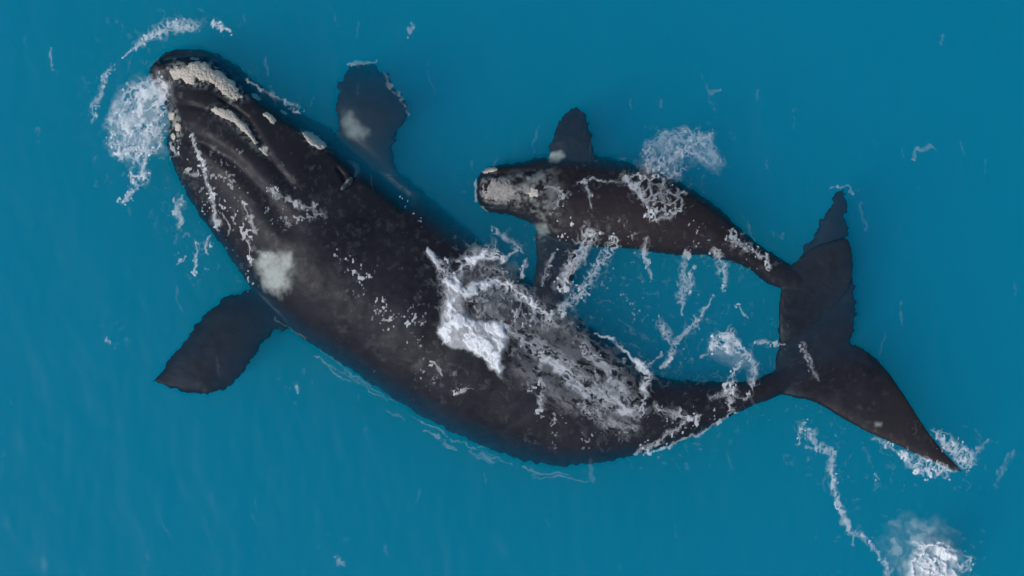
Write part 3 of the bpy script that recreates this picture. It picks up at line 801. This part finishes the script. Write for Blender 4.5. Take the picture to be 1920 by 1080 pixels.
foam('bubble_foam', 'bluish ring of bubbles on the water behind the calf back', [
    ('p', [(1204, 322), (1214, 282), (1238, 256), (1288, 246), (1330, 264), (1352, 300), (1346, 322), (1316, 300), (1286, 296), (1270, 330), (1248, 328)], 14, 0.30, 0.3),
    ('s', [(1212, 310), (1222, 275), (1250, 254), (1290, 248), (1328, 264), (1350, 300)], 8, 0.32, 0.45),
    ('s', [(1230, 320), (1260, 300), (1296, 280), (1326, 300)], 8, 0.4, 0.5), ('s', [(1250, 330), (1282, 318)], 5, 0.35, 0.5),
    ('p', [(1204, 322), (1214, 282), (1238, 256), (1288, 246), (1330, 264), (1352, 300), (1346, 322), (1300, 310), (1250, 334)], 22, 0.08, -1)] + dots(19, 10, 1300, 290, 60, 40, 0, (1, 2.2)), 0.02, seed=230)
foam('foam_specks', 'small foam specks along the chin and flank of the calf',
     dots(21, 30, 1050, 415, 60, 50, 60, (1, 2.6)) + dots(22, 16, 1140, 440, 70, 26, 0, (1, 2.4)) + dots(23, 40, 1400, 470, 90, 22, 35, (1.2, 2.8)) + dots(24, 10, 1310, 430, 60, 30, 60, (1, 2))
     + [('s', [(1020, 350), (1042, 356), (1048, 376), (1036, 390)], 4, 0.4, 0.5), ('s', [(1368, 448), (1400, 468), (1440, 486)], 6, 0.5, 0.55), ('s', [(1440, 482), (1442, 506)], 4, 0.6, 0.35),
        ('s', [(896, 330), (893, 352), (896, 380)], 2.5, 0.4, 0.4)], 0.012, seed=240)
foam('foam_wash', 'white wash boiling round the lower fluke tip of the adult whale', [
    ('p', [(1678, 842), (1700, 848), (1740, 862), (1790, 882), (1770, 892), (1730, 890), (1705, 876)], 7, 0.8, 0.35),
    ('p', [(1746, 806), (1775, 814), (1798, 832), (1826, 848), (1822, 868), (1806, 880), (1790, 862), (1765, 834)], 8, 0.6, 0.45),
    ('s', [(1640, 822), (1662, 832), (1680, 842)], 3, 0.5, 0.4), ('s', [(1812, 868), (1840, 840), (1852, 825)], 5, 0.2, 0.3)], 0.04, seed=250)
foam('foam_trail', 'wandering white foam trail below the flukes of the adult whale', [
    ('s', [(1505, 790), (1502, 815), (1498, 835)], 4, 0.5, 0.4), ('s', [(1522, 816), (1538, 836), (1556, 848)], [7, 7, 6], 0.42, 0.5),
    ('s', [(1562, 848), (1556, 885), (1562, 915), (1578, 950), (1592, 992)], [5, 6, 4, 5, 5], 0.55, 0.32),
    ('s', [(1594, 996), (1616, 1000), (1628, 1018), (1650, 1044), (1664, 1075)], [6, 5, 4, 4, 6], 0.5, 0.35), ('s', [(1600, 998), (1598, 1024)], 3, 0.4, 0.35),
    ('s', [(1640, 890), (1642, 900)], 3, 0.35, 0.3)] + dots(26, 12, 1550, 850, 60, 40, 60, (1, 2)), 0.02, seed=260)
foam('foam_swirl', 'bright swirling foam burst at the lower right edge of the sea', [
    ('p', [(1704, 1100), (1708, 1040), (1722, 1016), (1752, 1010), (1780, 1018), (1796, 1042), (1790, 1064), (1806, 1100)], 12, 1.0, 0.03),
    ('s', [(1790, 1072), (1808, 1052), (1818, 1046)], [10, 8, 5], 0.6, 0.35), ('s', [(1716, 1030), (1720, 1014)], 5, 0.5, 0.4)], 0.22, seed=270)
foam('bubble_mist', 'pale cloudy mist of bubbles under the surface beside the foam swirl', [
    ('p', [(1660, 1010), (1672, 985), (1720, 978), (1770, 990), (1795, 1015), (1800, 1100), (1700, 1100), (1680, 1060)], 26, 0.34, -1)], 0.03, under=-0.25, seed=280)
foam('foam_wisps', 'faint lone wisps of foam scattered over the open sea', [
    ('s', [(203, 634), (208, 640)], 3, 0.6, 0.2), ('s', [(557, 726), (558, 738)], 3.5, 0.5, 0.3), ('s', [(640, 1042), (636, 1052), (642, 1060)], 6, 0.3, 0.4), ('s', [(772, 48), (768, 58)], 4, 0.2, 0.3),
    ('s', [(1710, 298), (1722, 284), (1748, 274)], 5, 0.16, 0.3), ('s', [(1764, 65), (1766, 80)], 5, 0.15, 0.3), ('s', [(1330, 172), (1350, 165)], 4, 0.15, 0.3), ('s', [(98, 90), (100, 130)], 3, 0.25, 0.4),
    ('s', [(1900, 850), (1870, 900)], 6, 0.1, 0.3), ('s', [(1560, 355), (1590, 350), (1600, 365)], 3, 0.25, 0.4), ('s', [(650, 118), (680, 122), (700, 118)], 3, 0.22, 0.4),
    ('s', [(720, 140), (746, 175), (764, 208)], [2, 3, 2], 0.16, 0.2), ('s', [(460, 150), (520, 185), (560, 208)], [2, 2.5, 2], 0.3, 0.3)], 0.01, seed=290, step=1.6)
